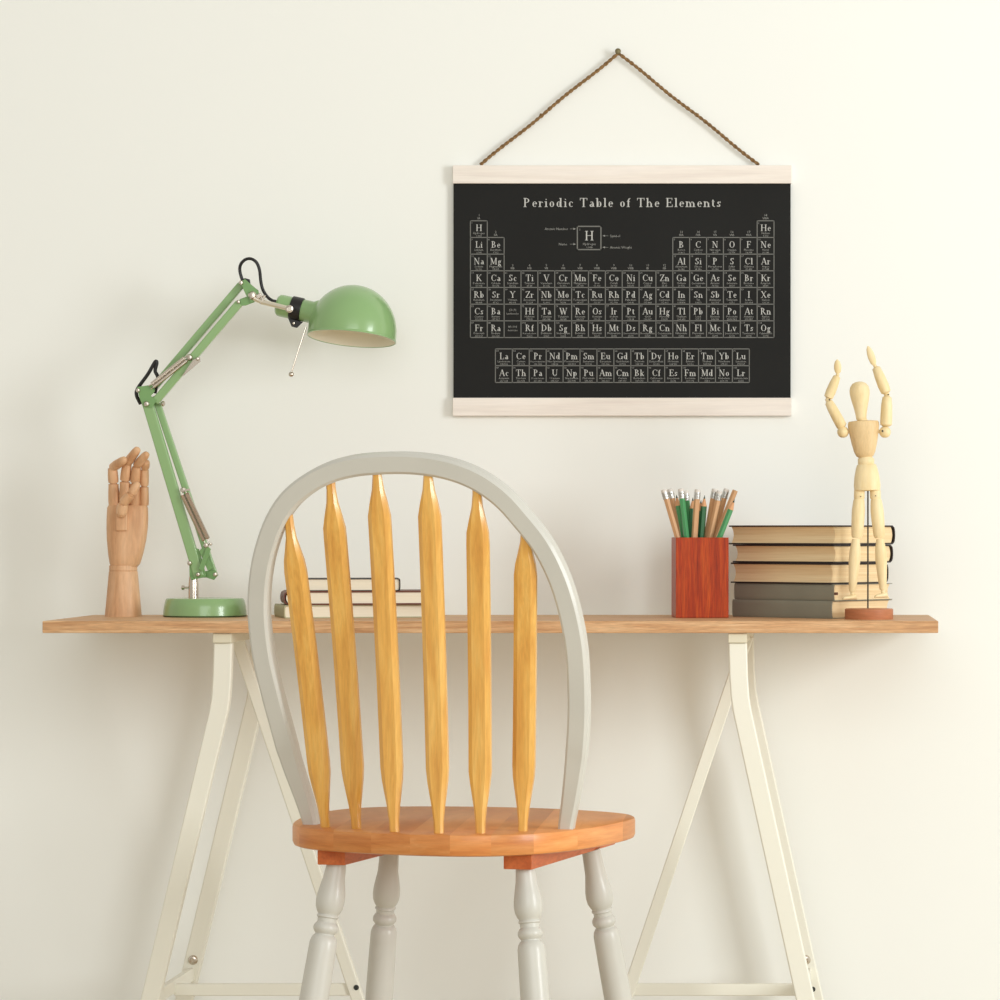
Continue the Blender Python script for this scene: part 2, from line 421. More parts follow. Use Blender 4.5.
part('hoop_back', MB().sweep(hp, sides, hsec), M['chair_paint'], chair, smooth=25, label='grey painted hoop of the chair back')
# flat spindles
spd = [((289.5,527),(325,828.5)),((331,489),(356,830)),((377,475),(394,833)),((428,475),(438.5,834.5)),((477,494),(480,834.5)),((525.5,531),(522.5,832.5))]
for (tx, ty), (bx, by) in spd:
    b0 = onz(bx, by-1, ZS)+Vector((0, .006, -.002)); t0 = onplane(tx+(tx-bx)*.035, ty-12)
    L = (t0-b0).length; N = 28; pts = []; ws = []
    for i in range(N+1):
        s = i/N
        pts.append(b0.lerp(t0, s)+Vector((0, .012*math.sin(PI*s), 0)))
        h = s*L; g = (1-s)*L
        wb = .0058+(.0152-.0058)*(lambda x: x*x*(3-2*x))(min(1, max(0, (h-.008)/.085)))
        wt = .0056+(.0152-.0056)*(lambda x: x*x*(3-2*x))(min(1, max(0, (g-.018)/.058)))
        ws.append(min(wb, wt, .0146))
    def sec(i, ws=ws):
        a = ws[i]; b = min(.0070, a*.85); c = a*.42; e = b*.45
        return [(-a+c,-b),(a-c,-b),(a,-e),(a,e),(a-c,b),(-a+c,b),(-a,e),(-a,-e)]
    sdv = (hx+Vector((0,0,0))).normalized()
    part('spindle', MB().sweep(pts, sdv, sec), M['spindle'], chair, smooth=24, bevel=0)

# ------------------------------------------------------------------ wooden articulated hand
HY = .255
def frus(pts, Y):     # (cx, half width px, py) list -> lathe around the vertical through cx of first
    k = (Y+CD)/F; c = P(pts[0][0], 600, Y)
    return c, [(hw*k, CH-(py-530)*k) for cx, hw, py in pts]
hc = P(123.3, 600, HY)
hand = thing('wooden_hand_model', (hc.x, HY, DZ), 'articulated beech wood hand model standing upright at the left end of the desk', 'hand model')
kk = (HY+CD)/F
zh = lambda py: CH-(py-530)*kk
pr = [(18.4*kk, DZ), (18.2*kk, DZ+.001), (14.2*kk, zh(571.5)), (13.6*kk, zh(570.8))]
part('stand', MB().lathe(pr, (hc.x, HY, 0), n=40), M['hand'], hand)
part('wrist_ring', MB().lathe([(13.2*kk, zh(571)), (14*kk, zh(570.4)), (13.8*kk, zh(565.6)), (12.5*kk, zh(565))], (hc.x, HY, 0), n=40), M['hand'], hand)
pal = [(124.5,12.5,567,.9),(125,15,563.5,.85),(125.8,17.4,553,.75),(126.6,19.4,540,.66),(127.2,20.4,528,.6),(127.5,20.6,518,.56),(127.6,20.2,508,.53),(127.6,19.2,505.5,.5)]
R = []
for cx, hw, py, fl in pal:
    c = P(cx, py, HY); a = hw*kk; b = hw*kk*fl; n = 40
    R.append([c+Vector((math.copysign(abs(math.cos(2*PI*j/n))**.8, math.cos(2*PI*j/n))*a, math.copysign(abs(math.sin(2*PI*j/n))**.8, math.sin(2*PI*j/n))*b, 0)) for j in range(n)])
part('palm', MB().rings(R), M['hand'], hand, smooth=50)
def finger(pts, r0, r1, name='finger', label=None):
    m = MB(); n = len(pts)-1; r0 *= 1.14; r1 *= 1.14
    for i in range(n):
        a, b = pts[i], pts[i+1]; ra = r0+(r1-r0)*i/n; rb = r0+(r1-r0)*(i+1)/n
        d = (b-a); L = d.length; g = .0008
        pf = [(ra*.5, g*.6), (ra*.97, g+.0004), (ra*1.02, L*.25), (ra*.99, L*.6), (rb*.98, L-g*1.3-.0006), (rb*.5, L-g)]
        if i == n-1: pf = [(ra*.5, g), (ra*.92, g+.0006), (ra*1.02, L*.3), (rb*.98, L*.75), (rb*.8, L*.92), (rb*.4, L*.985), (rb*.05, L)]
        m.lathe(pf, a, d, 20)
        m.ball(a, ra*.72, 14)
    part(name, m, M['hand'], hand, smooth=45, label=label)
H = lambda px, py, dy: P(px, py, HY+dy)
finger([H(114,506,-.003),H(113.5,483,-.006),H(112.5,467.5,-.012),H(125.5,459,-.040)], .0072, .0058, label='index finger bent at its middle joint')
finger([H(124.6,506,-.004),H(125,481,-.008),H(127,463.5,-.014),H(138.5,448,-.034)], .0073, .0056, label='middle finger bent forward')
finger([H(134.6,506,-.003),H(135,483,-.008),H(136.5,466,-.014),H(147.5,453,-.036)], .0070, .0054, label='ring finger bent forward')
finger([H(144.0,506,-.000),H(144.2,486,-.004),H(144.8,469,-.009),H(146.6,461,-.022)], .0062, .0050, label='little finger')
m = MB().bb(P(118.5,500,HY).x, P(130,500,HY).x, HY-.022, HY-.006, zh(531), zh(513))
part('thumb_block', m, M['hand'], hand, bevel=.002)
finger([H(121.5,514,-.026),H(123,503,-.032),H(131,494.5,-.038),H(138.5,482,-.036)], .0074, .0050, name='thumb')

# ------------------------------------------------------------------ desk lamp
LY = .24
lc = P(205, 600, LY); kl = (LY+CD)/F
G = lambda px, py, dy=0: P(px, py, LY+dy)
zl = lambda py: CH-(py-530)*kl
lamp = thing('desk_lamp', (lc.x, LY, DZ), 'green jointed metal desk lamp with domed shade beside the wooden hand', 'desk lamp')
r = 41.8*kl
part('base', MB().lathe([(r*.98, DZ+.0004), (r*.985, DZ+.0022), (r*.99, DZ+.0026), (r*.97, DZ+.015), (r*.935, DZ+.0245), (r*.90, DZ+.0275), (r*.6, DZ+.0283), (.001, DZ+.0285)], (lc.x, LY, 0), n=64), M['green'], lamp)
part('foot_pad', MB().lathe([(r*.975, DZ), (r*.99, DZ+.0018)], (lc.x, LY, 0), n=64), M['black'], lamp)
part('stem', MB().lathe([(5.2*kl, zl(598)), (5.0*kl, zl(584)), (4.4*kl, zl(578)), (3.6*kl, zl(572))], (P(193.5,600,LY).x, LY, 0), n=24), M['steel'], lamp)
part('knob', MB().lathe([(.0016, 0), (.0016, .008), (.0036, .0085), (.0036, .012), (.002, .013)], G(190, 587.5), (-1,0,0), 14), M['steel'], lamp)
# bottom fork
fk = [(189,546),(199,549),(204,566),(206,577),(196,579),(191,580),(189.5,575)]
f = lambda x, y, dy: P(x, y, LY+dy)
part('fork', MB().prism(fk, -.010, -.007, f=f).prism(fk, .007, .010, f=f).prism([(190,566),(204,566),(204,573),(190,575)], -.007, .007, f=f), M['green_dark'], lamp, bevel=.0005)
# lower arms
part('lower_arm', MB().beam(G(199.5,577,-.006), G(147,401,-.006), .0158, .011), M['green'], lamp, bevel=.0018)
part('lower_arm', MB().beam(G(214.5,575,.008), G(155,396,.008), .0098, .010), M['green'], lamp, bevel=.0018)
bk = [(197,572),(215,570),(218.5,575),(214,580),(206,577.5),(198,578)]
part('base_link', MB().prism(bk, -.002, .002, f=f), M['green_dark'], lamp, bevel=.0005)
x1 = [(199,551),(203,547),(212.5,568),(208,571)]; x2 = [(207,546),(211,549),(203,572),(198.5,569)]
part('cross_link', MB().prism(x1, -.013, -.0105, f=f).prism(x2, -.0155, -.013, f=f), M['green_dark'], lamp, bevel=.0004)
def spring(a, b, off, rr=.0030):
    m = MB(); a = Vector(a); b = Vector(b); d = (b-a).normalized(); sd = d.cross(Vector((0,1,0))).normalized()
    for s_ in (-1, 1):
        o = sd*off*s_; L = (b-a).length; m2 = []
        n = int(L/.0019)
        pf = [(.0008, -.005), (.0008, .0)]
        for i in range(n):
            h = L*i/n; pf += [(rr, h+.0003), (rr*.86, h+.0013)]
        pf += [(.0008, L), (.0008, L+.005)]
        m.lathe(pf, a+o, d, 12)
    return m
part('spring', spring(G(184.5,494,-.015), G(206,540,-.015), .0034, .0037), M['steel'], lamp, smooth=20, label='pair of steel springs on the lower arm')
part('spring', spring(G(152.5,385.5,-.015), G(186,359,-.015), .0027, .0030), M['steel'], lamp, smooth=20, label='pair of steel springs on the upper arm')
def rivet(px, py, rr, dy=-.017, L=.006):
    return MB().lathe([(rr*.9, 0), (rr, .001), (rr, L*.6), (rr*.7, L), (rr*.1, L+.0003)], G(px, py, dy+L), (0,-1,0), 18)
for px, py, rr in ((190,563,.0038),(198.5,574.5,.0036),(215.5,574.5,.0034),(183.5,490,.0042),(206.5,545.5,.0042),(211,544,.0024),(138.5,390.5,.0034),(147,404,.0046),(190,357.5,.0048),(198,359,.0030),(241.5,283,.0036),(238.8,302,.0030),(252.5,295.5,.0062)):
    part('rivet', rivet(px, py, rr), M['steel'], lamp)
part('cross_pin', MB().beam(G(181,491,-.017), G(190,489.5,-.017), .003, .003), M['steel'], lamp)
part('knob', MB().lathe([(.0022, 0), (.0042, .002), (.0042, .0045), (.002, .006)], G(161,403.5,-.002), (1,0,-.1), 14), M['steel'], lamp)
# elbow plate
el = [(137,387),(150,385),(155,391),(151,396),(157,400),(152,408),(143,407),(139.5,398)]
for d0_, d1_ in ((-.0125, -.0105), (.0135, .0155)):
    part('elbow_plate', MB().prism(el, d0_, d1_, f=f), M['green_dark'], lamp, bevel=.0005)
# upper arms
part('upper_arm', MB().beam(G(151,391,.007), G(241.5,284.5,.007), .0112, .010), M['green'], lamp, bevel=.0018)
part('upper_arm', MB().beam(G(155,402,-.006), G(239.5,303,-.006), .0118, .010), M['green'], lamp, bevel=.0018)
cp = [(184,355),(191,352.5),(200,357.5),(199.5,361),(184,374.5),(180,378)]
part('spring_clip', MB().prism([(193,360),(200,357),(200.5,361.5),(184,375.5),(182,376)], -.0150, -.0125, f=f), M['steel'], lamp)
tb = [(240,282),(245,279),(258.5,291),(260,298),(251,303),(246,295)]
part('head_plate', MB().prism(tb, -.0125, -.010, f=f).prism(tb, .010, .0125, f=f), M['green_dark'], lamp, bevel=.0005)
lk = [(237,303),(240,299),(251,295),(255,302),(246,305.5),(240,306)]
part('head_link', MB().prism(lk, -.010, -.006, f=f), M['green_dark'], lamp, bevel=.0005)
part('end_cap', MB().prism([(241,279.5),(245,278),(250,279.5),(250.5,284),(259,291),(256,292),(246,284.5)], -.010, .010, f=f), M['black'], lamp, bevel=.001)
part('head_rod', MB().tube([G(254,298,-.012), G(262,302,-.012), G(288.5,308.5,-.024)], [.0042, .0040, .0036], 14), M['chrome'], lamp)
part('wing_nut', MB().box(G(262.5,299.5,-.014), (.004, .003, .014), Matrix.Rotation(.5, 3, 'Y')).box(G(259,296,-.014), (.009, .004, .007), Matrix.Rotation(-.5, 3, 'Y')), M['steel'], lamp, bevel=.001)
part('rivet', MB().lathe([(.0058, 0), (.0058, .002), (.0036, .0025), (.0036, .001), (.0002, .001)], G(289.5,309,-.027), (0,-1,0), 20), M['steel'], lamp)
# socket, clamp, neck
ax = Vector((1, -.05, -.22)).normalized()
part('socket', MB().lathe([(.001, -.0302), (.0128, -.030), (.0160, -.027), (.0166, -.022), (.0166, .024), (.0200, .030), (.0205, .040)], G(296.5,309), ax, 32), M['green'], lamp)
part('clamp_ring', MB().lathe([(.0174, -.0085), (.0182, -.0080), (.0182, .0080), (.0174, .0085)], G(296.8,309), ax, 32).prism([(288,318),(303,322),(297,328),(291.5,326.5)], -.006, .006, f=f), M['black'], lamp, bevel=.0006)
part('clamp_screw', rivet(294, 323.3, .0024, -.011, .004), M['steel'], lamp)
part('plug', MB().beam(G(272,301,.0), G(283,303.5,.0), .0058, .006), M['black'], lamp, bevel=.0012)
# shade
rc = G(351.6, 338.6, -.002); uax = Vector((.075, .135, .985)).normalized(); RS = 44.1*kl; HS = 54*kl
def dome(R_, H_, t0=0):
    o = []; cyl = H_*.13
    o.append((R_, 0)); o.append((R_*1.0, cyl*.5)); o.append((R_*.998, cyl))
    for i in range(1, 19):
        a = PI/2*i/18
        o.append((R_*math.cos(a)*.998+.00001, cyl+(H_-cyl)*math.sin(a)))
    return o
outer = dome(RS, HS); inner = dome(RS-.0016, HS-.0016)[::-1]
sh = MB().lathe([(RS-.0012, .0002), (RS-.0010, -.0006), (RS+.0006, -.0004), (RS+.0005, .0022), (RS, .0026)]+outer[1:], rc, uax, 72, cap=False)
shd = part('shade', sh, M['green'], lamp, smooth=50)
part('shade_lining', MB().lathe([(RS-.0012, .0002)]+inner[::-1][1:], rc, uax, 72, cap=False), M['shade_in'], shd, smooth=50, label='cream inside of the lamp shade')
part('handle_rod', MB().tube([G(306,327,-.02), G(303,336,-.022), G(291.6,371.5,-.022)], .0013, 10).ball(G(291.2,374.3,-.022), .0040, 16), M['steel'], lamp)
# cable
cab = crom([G(243,282,0),(G(240,272,0)),G(240.5,265,-.002),G(245,259.8,-.003),G(251,258.8,-.003),G(256.5,262.5,-.003),G(259.5,270,-.002),G(260.8,281,0),G(263,290,0),G(268,297.5,0),G(274,301.5,0)], 6)
part('cable', MB().tube(cab, .0024, 10), M['black'], lamp)
cab = crom([G(155,393,.006),G(157.8,378,.0),G(155.2,371,-.002),G(156.8,363,-.003),G(155,362,-.003),G(148,374,-.002),G(138,388,-.001),G(136.5,395,-.001),G(140.5,404,.004)], 6)
part('cable', MB().tube(cab, .0027, 10), M['black'], lamp)
part('cable', MB().tube([G(233.5,290.5,.007), G(239,283.5,.007), G(243,280.5,.002)], .0018, 8), M['black'], lamp)

# ------------------------------------------------------------------ books
def cs(W, L, H_, frame):  # helper: local (x,y,z) -> world
    o, ex, ey = frame
    return lambda x, y, z: o+ex*x+ey*y+Vector((0,0,z))
def lbox(m, fr, x0, x1, y0, y1, z0, z1):
    vs = [fr(x, y, z) for x in (x0, x1) for y in (y0, y1) for z in (z0, z1)]
    return m.add(vs, [(0,1,3,2),(4,6,7,5),(0,4,5,1),(2,3,7,6),(0,2,6,4),(1,5,7,3)])
def book(frame, W, L, H_, cover, pages, spine, label, group, bt=.0020, ov=.003, cat='book', round_=.006, name='book', concave=.005):
    """x from 0 to W, y from 0 to L; spine = 'x1' (at W, rounded) or 'x0' (at 0, flat)"""
    fr = cs(W, L, H_, frame)
    mid_ = fr(W/2, L/2, 0)
    b = thing(name, mid_, label, cat, group)
    m = MB()
    lbox(m, fr, 0, W, 0, L, 0, bt); lbox(m, fr, 0, W, 0, L, H_-bt, H_)
    if spine in ('x1', 'x0'):
        sx = W if spine == 'x1' else 0; sg = 1 if spine == 'x1' else -1
        N = 10; R = []
        for i in range(N+1):
            a = -1+2*i/N; bx = sx+sg*round_*math.sqrt(max(0, 1-abs(a)**2.6)); bx2 = bx-sg*.0018
            z = H_/2+a*(H_/2-.0002); z2 = H_/2+a*(H_/2-.0016)
            R.append([fr(bx, 0, z), fr(bx, L, z), fr(bx2, L, z2), fr(bx2, 0, z2)])
        m.rings(R)
    part('cover', m, cover, b, smooth=40, bevel=.0003)
    # page block
    x0, x1, y0, y1 = ov, W-.001, ov, L-ov
    if spine == 'x0': x0, x1 = .001, W-ov
    fe = []
    N = 8
    for i in range(N+1):
        a = -1+2*i/N; fe.append((concave*(1-a*a), H_/2+a*(H_/2-bt)))
    sec = []
    if spine == 'x1':
        sec = [(x0+dx, z) for dx, z in fe]+[(x1+round_*.6*(1-a*a), H_/2+a*(H_/2-bt)) for a in [1-2*i/N for i in range(N+1)]]
    else:
        sec = [(x1-dx, z) for dx, z in fe]+[(x0-round_*.6*(1-a*a), H_/2+a*(H_/2-bt)) for a in [1-2*i/N for i in range(N+1)]]
    R = [[fr(x, y, z) for x, z in sec] for y in (y0, y1)]
    part('page_block', MB().rings(R), pages, b, smooth=40)
    return b, fr
ang = math.radians(49.4)
ex = Vector((math.cos(ang), math.sin(ang), 0)); ey = Vector((-math.sin(ang), math.cos(ang), 0))
BY = .122
hs = [(DZ, .0232), (DZ+.0232, .0232), (DZ+.0464, .0304), (DZ+.0768, .0270), (DZ+.1038, .0288)]
zc = lambda py: CH-(py-530)*(BY+CD)/F
lev = [DZ, zc(601), zc(584.3), zc(563.3), zc(544.8), zc(525.2)]
px0 = [832, 834, 830.5, 833.5, 833]
spec = [
 (.139, .195, 'cover_grey', 'x0', 'grey cloth book at the very bottom of the stack beside the red pencil box'),
 (.136, .195, 'cover_grey', 'x0', 'grey cloth book second from the bottom of the stack beside the red pencil box'),
 (.129, .196, 'cover_black', 'x1', 'black hardback in the middle of the stack, resting on the two grey books'),
 (.133, .198, 'cover_black', 'x1', 'black hardback second from the top of the stack behind the wooden manikin'),
 (.139, .205, 'cover_black', 'x1', 'thick black hardback on the very top of the stack behind the wooden manikin')]
for i, (W, L, cv, spn, lab) in enumerate(spec):
    o = P(px0[i], 600, BY); o = Vector((o.x, BY, lev[i]+.0001))
    b, fr = book((o, ex, ey), W, L, lev[i+1]-lev[i]-.0002, M[cv], M['pages'], spn, lab, 'books stacked beside the pencil box', bt=.0022 if spn == 'x1' else .0009, round_=.006 if spn == 'x1' else .0012)
    if i == 1:
        hb = MB(); 
        lbox(hb, fr, .004, .012, .0018, .0035, .0085, .0125)
        part('headband', hb, M['ribbon'], b, bevel=.0008)
# small stack seen through the chair back
def flat_book(px_a, px_b, y, d, z0, z1, cover, pages, spine, label, yaw_, **k):
    a = P(px_a, 600, y); b = P(px_b, 600, y); W = (b-a).length
    e1 = Vector((math.cos(yaw_), math.sin(yaw_), 0)); e2 = Vector((-math.sin(yaw_), math.cos(yaw_), 0))
    return book((Vector((a.x, y, z0)), e1, e2), W, d, z1-z0, cover, pages, spine, label, 'books lying behind the chair back', **k)
SY = .135; zk = lambda py: CH-(py-530)*(SY+CD)/F
flat_book(285, 438, SY, .125, DZ, zk(605.4), M['cover_olive'], M['pages_pale'], 'x0', 'olive book lowest of the three lying behind the chair back', 0.27, bt=.0016, round_=.0015, ov=.002)
flat_book(288, 437, SY+.004, .115, zk(605.3), zk(591.2), M['cover_brown'], M['pages_pale'], 'x0', 'dark brown book between two others behind the chair back', 0.20, bt=.0024, round_=.006, ov=.002)
flat_book(297, 399, SY+.012, .105, zk(591.1), zk(578.9), M['cover_black'], M['pages_pale'], 'x1', 'thin dark book on top of the pile behind the chair back', 0.15, bt=.0010, round_=.0012, ov=.002)

# ------------------------------------------------------------------ pencil box and pencils
BSG = 1; BXY = .165; kb = (BXY+CD)/F
x0b = P(672.6, 600, BXY).x; x1b = P(725.6, 600, BXY).x; wb = x1b-x0b; zt_b = CH-(537.5-530)*kb
yawb = math.radians(7)
bc = Vector(((x0b+x1b)/2, BXY+wb/2, DZ))
pbox = thing('pencil_box', bc, 'red stained square wooden box holding pencils, left of the tall book stack', 'pencil box')
RB = Matrix.Rotation(yawb*BSG, 3, 'Z')
def rb(x, y, z): return bc+RB @ Vector((x, y, 0))+Vector((0,0,z-DZ))
h = wb/2; t_ = .0055
def wallp(x0, x1, y0, y1, z0=DZ+.0003, z1=zt_b):
    m = MB(); vs = [rb(x, y, z) for x in (x0, x1) for y in (y0, y1) for z in (z0, z1)]
    return m.add(vs, [(0,1,3,2),(4,6,7,5),(0,4,5,1),(2,3,7,6),(0,2,6,4),(1,5,7,3)])
for a in ((-h, h, -h, -h+t_), (-h, h, h-t_, h), (-h, -h+t_, -h+t_, h-t_), (h-t_, h, -h+t_, h-t_)):
    part('side_panel', wallp(*a), M['redwood'], pbox, bevel=.0006)
part('bottom_panel', wallp(-h+t_, h-t_, -h+t_, h-t_, DZ+.0001, DZ+.0045), M['redwood'], pbox, bevel=.0004)
def hexr(r): return lambda h_: [Vector((r*math.cos(PI/3*j), r*math.sin(PI/3*j), h_)) for j in range(6)]
def pencil(kind, col, L, r=.0046):
    """built upright at the origin, then the root is tilted"""
    root = bpy.data.objects.new('pencil', None); COL.objects.link(root); root.empty_display_size = .01; WL[root.name] = Vector((0,0,0))
    hx_ = hexr(r)
    if kind == 'eraser':
        part('shaft', MB().rings([hx_(0), hx_(L-.014)]), M[col], root, smooth=20, bevel=.0003)
        pf = [(r*.9, L-.015), (r*1.05, L-.0145), (r*1.05, L-.012), (r*.9, L-.0115), (r*1.05, L-.011), (r*1.05, L-.008), (r*.92, L-.0075), (r*1.05, L-.007), (r*1.05, L-.0045)]
        part('ferrule', MB().lathe(pf, n=16), M['ferrule'], root, smooth=30)
        part('eraser', MB().lathe([(r*.95, L-.006), (r*.95, L-.001), (r*.75, L), (r*.1, L+.0003)], n=16), M['eraser'], root)
    elif kind == 'tip':
        part('shaft', MB().rings([hx_(0), hx_(L-.016)]), M[col], root, smooth=20, bevel=.0003)
        part('sharpened_wood', MB().lathe([(r*.98, L-.0162), (r*.32, L-.005)], n=16), M['pen_cone'], root)
        part('lead', MB().lathe([(r*.32, L-.005), (r*.05, L)], n=10), M['lead_green' if col != 'pen_green' else 'lead_green'], root)
    else:
        part('shaft', MB().rings([hx_(0), hx_(L)]), M[col], root, smooth=20, bevel=.0003)
        part('lead', MB().lathe([(r*.3, L-.001), (r*.3, L+.0002)], n=10), M['lead_green'], root)
    return root
pens = [ # top px, top py, rim px, depth of the tip, kind, colour, label
 (663.6,489.5,677.5,-.012,'eraser','pen_nat','natural wood pencil leaning out farthest left, silver eraser end up'),
 (669.8,488.8,681.5,.010,'eraser','pen_nat','natural wood pencil second from the left, eraser end up, behind a green tip'),
 (676.3,494.8,684.0,-.004,'tip','pen_green','green pencil with sharpened dark tip near the left side of the box'),
 (680.8,488.6,686.5,-.016,'eraser','pen_green','bright green pencil with a silver eraser end left of the middle'),
 (685.8,490.8,690.0,.012,'eraser','pen_green','green pencil with eraser end standing behind the bright green one'),
 (692.8,497.5,692.0,.002,'tip','pen_dark','short dark green pencil with sharpened tip left of the widest natural pencil'),
 (697.6,489.2,694.5,-.018,'eraser','pen_nat','natural wood pencil standing almost upright at the middle front'),
 (701.0,500.0,699.0,.012,'tip','pen_dark','dark green pencil mostly hidden behind the upright natural one'),
 (704.6,495.4,701.5,-.002,'tip','pen_dark','dark green pencil with pale sharpened tip right of the middle'),
 (714.8,488.8,706.5,.003,'eraser','pen_nat','natural wood pencil with eraser end, left one of the slanting pair'),
 (719.8,490.8,710.0,-.009,'eraser','pen_nat','natural wood pencil with eraser end, right one of the slanting pair'),
 (726.8,488.8,713.5,.022,'eraser','pen_nat','natural wood pencil with eraser end just left of the unsharpened one'),
 (735.3,490.4,716.0,.0125,'plain','pen_nat','unsharpened natural wood pencil leaning farthest right'),
 (734.6,499.4,719.5,-.0195,'tip','pen_green','bright green pencil with sharpened tip leaning right at the front'),
]
used = {}
for i, (tx, ty, mx_, dy, kind, col, lab) in enumerate(pens):
    yc = bc.y+dy
    tp = P(tx, ty, yc-.002); rm = P(mx_, 537.5, yc)
    d = (rm-tp); zb_ = DZ+.0085
    bt_ = tp+d*((tp.z-zb_)/(-d.z))
    xl, xr = bc.x-h+t_+.008, bc.x+h-t_-.008
    if not (xl < bt_.x < xr):
        bt_.x = min(max(bt_.x, xl), xr)
    L = (tp-bt_).length
    root = pencil(kind, col, L)
    root.location = bt_; q = (tp-bt_).normalized().to_track_quat('Z', 'Y')
    root.rotation_mode = 'QUATERNION'; root.rotation_quaternion = q
    tag(root, lab, 'pencil', 'pencils standing in the red box')

# ------------------------------------------------------------------ wooden manikin
MY = .098; km = (MY+CD)/F
Q = lambda px, py, dy=0: P(px, py, MY+dy)
mc = P(869, 600, MY)
man = thing('wooden_manikin', (mc.x, MY, DZ), 'jointed wooden artist manikin with raised arms on a round base before the tall book stack', 'artist manikin')
part('base', MB().lathe([(24*km, DZ), (24.2*km, DZ+.0006), (24.2*km, DZ+.0145), (23.2*km, DZ+.0155), (.001, DZ+.0156)], (mc.x, MY, 0), n=56), M['disc'], man)
part('support_rod', MB().tube([Vector((P(868,600,MY).x, MY+.006, DZ+.014)), Vector((P(868,600,MY).x, MY+.006, CH-(480-530)*km))], .0012, 10), M['rod'], man)
def seg(name, a, b, prof, mat_='manikin', sx=1, sy=1, n=28, label=None):
    a = Vector(a); b = Vector(b); L = (b-a).length
    return part(name, MB().lathe([(r_*km, h_*L) for r_, h_ in prof], a, b-a, n, sx=sx, sy=sy, xdir=Vector((1,0,0))), M[mat_], man, smooth=50, label=label)
seg('head', Q(861.5,421), Q(859,381.5), [(3.5,0),(5.2,.05),(5.4,.12),(6.6,.3),(8.8,.52),(10.0,.68),(10.1,.77),(9.2,.87),(6.8,.95),(3.5,.99),(.3,1)])
seg('neck', Q(863.5,425), Q(862.5,419), [(3.4,0),(5,.3),(5,.7),(4,1)])
seg('chest', Q(865,458), Q(863.3,420.5), [(5.5,0),(8.6,.05),(10.6,.16),(12.9,.4),(14.6,.65),(15.6,.84),(15.6,.93),(14.6,.98),(9,1.0)], 'manikin_chest', sy=.72)
seg('waist', Q(866,466), Q(866,456.5), [(6,0),(8.2,.25),(8.2,.75),(6,1)], sy=.8)
seg('pelvis', Q(867.3,491), Q(866.5,463.5), [(9,0),(13.0,.03),(13.4,.2),(12.6,.5),(11,.8),(9.6,.95),(7,1)], sy=.72)
for a, b, hp0, kn, sh0, an, ft in (
   (Q(859.3,499), Q(859.3,490), Q(859,498.6), Q(857,538), Q(856,539), Q(852.3,592), (846.5, 861.5, 602.5)),
   (Q(875.5,499), Q(875.3,490), Q(876,498.6), Q(879.5,538), Q(880,539), Q(883,590), (873, 888, 598.5))):
    seg('hip_joint', a, b, [(4.8,0),(5.4,.1),(5.4,.9),(4.8,1)], sy=.8)
    seg('thigh', hp0, kn, [(4.6,0),(5.6,.05),(6.6,.3),(6.4,.6),(5.8,.93),(4.6,1)], sy=.85)
    seg('shin', sh0, an, [(3.8,0),(4.4,.08),(5.6,.2),(5.9,.4),(4.8,.7),(3.6,.97),(2.8,1)], sy=.9)
    ax_, bx_, fy = ft
    an2 = Vector(an)
    part('ankle', MB().ball(an2+Vector((0,0,-.002)), .0032, 14), M['manikin'], man)
    c0 = Q((ax_+bx_)/2, fy-2.6, 0)
    m = MB(); R = []
    dirf = Vector((-1, -.55, 0)).normalized() if ax_ < 860 else Vector((-.85, -.7, 0)).normalized()
    heel = an2+Vector((.0035,.003,-.0068)); N = 12
    toe_l = .0235; sd = Vector((-dirf.y, dirf.x, 0))
    for i in range(N+1):
        s = i/N; wv = .0045*math.sqrt(max(.02, math.sin(PI*min(1, .12+s*.86))))*1.15; hv = .0045*(1-s*.55)*(1 if 0 < i < N else .5)
        c = heel+dirf*(toe_l*s-.003)+Vector((0,0,-.0045+hv))
        R.append([c+sd*math.cos(2*PI*j/14)*wv+Vector((0,0,math.sin(2*PI*j/14)*hv)) for j in range(14)])
    part('foot', m.rings(R), M['manikin'], man, smooth=50)
# arms
for sh_, ua, elb, fa, wr, hd0, hd1, rr in (
   (Q(843,432), Q(842.5,427.5), Q(828.2,401), Q(828,398.5), Q(837.2,376), Q(838,373.5,-.001), Q(837.2,359.5,-.003), 5.3),
   (Q(885,432), Q(886,426.5), Q(887,396), Q(886.6,393.5), Q(875.8,367), Q(874.2,365,-.001), Q(867.8,346,-.004), 5.9)):
    part('shoulder_joint', MB().ball(sh_, 5.9*km, 20).tube([sh_, Q(864,430)], .0026, 10), M['manikin'], man)
    seg('upper_arm', ua, elb, [(3.6,0),(rr,.06),(rr*1.02,.3),(rr*.95,.7),(rr*.78,.95),(2.6,1)])
    part('elbow', MB().ball((elb+fa)/2, .0042, 14), M['manikin'], man)
    seg('forearm', fa, wr, [(2.6,0),(rr*.85,.05),(rr*.96,.3),(rr*.88,.65),(rr*.7,.96),(2.4,1)])
    part('wrist', MB().ball((wr+hd0)/2, .0028, 12), M['manikin'], man)
    seg('hand', hd0, hd1, [(1.6,0),(3.0,.12),(3.7,.38),(3.5,.6),(2.5,.85),(.6,1)], sx=1, sy=.5)
    for p_ in (elb+(fa-elb)*.5,):
        part('pin', MB().lathe([(.0011, 0), (.0011, .0012)], p_+Vector((-.002 if rr < 5 else .002, -.0050, 0)), (0,-1,0), 8), M['hole'], man)
part('pin', MB().lathe([(.0015, 0), (.0015, .0012)], Q(882.5,431,-.0088), (0,-1,0), 8), M['hole'], man)
for px, py in ((860.8,496.5),(875.7,495.8)):
    part('pin', MB().lathe([(.0008, 0), (.0008, .0012)], Q(px,py,-.0062), (0,-1,0), 8), M['hole'], man)

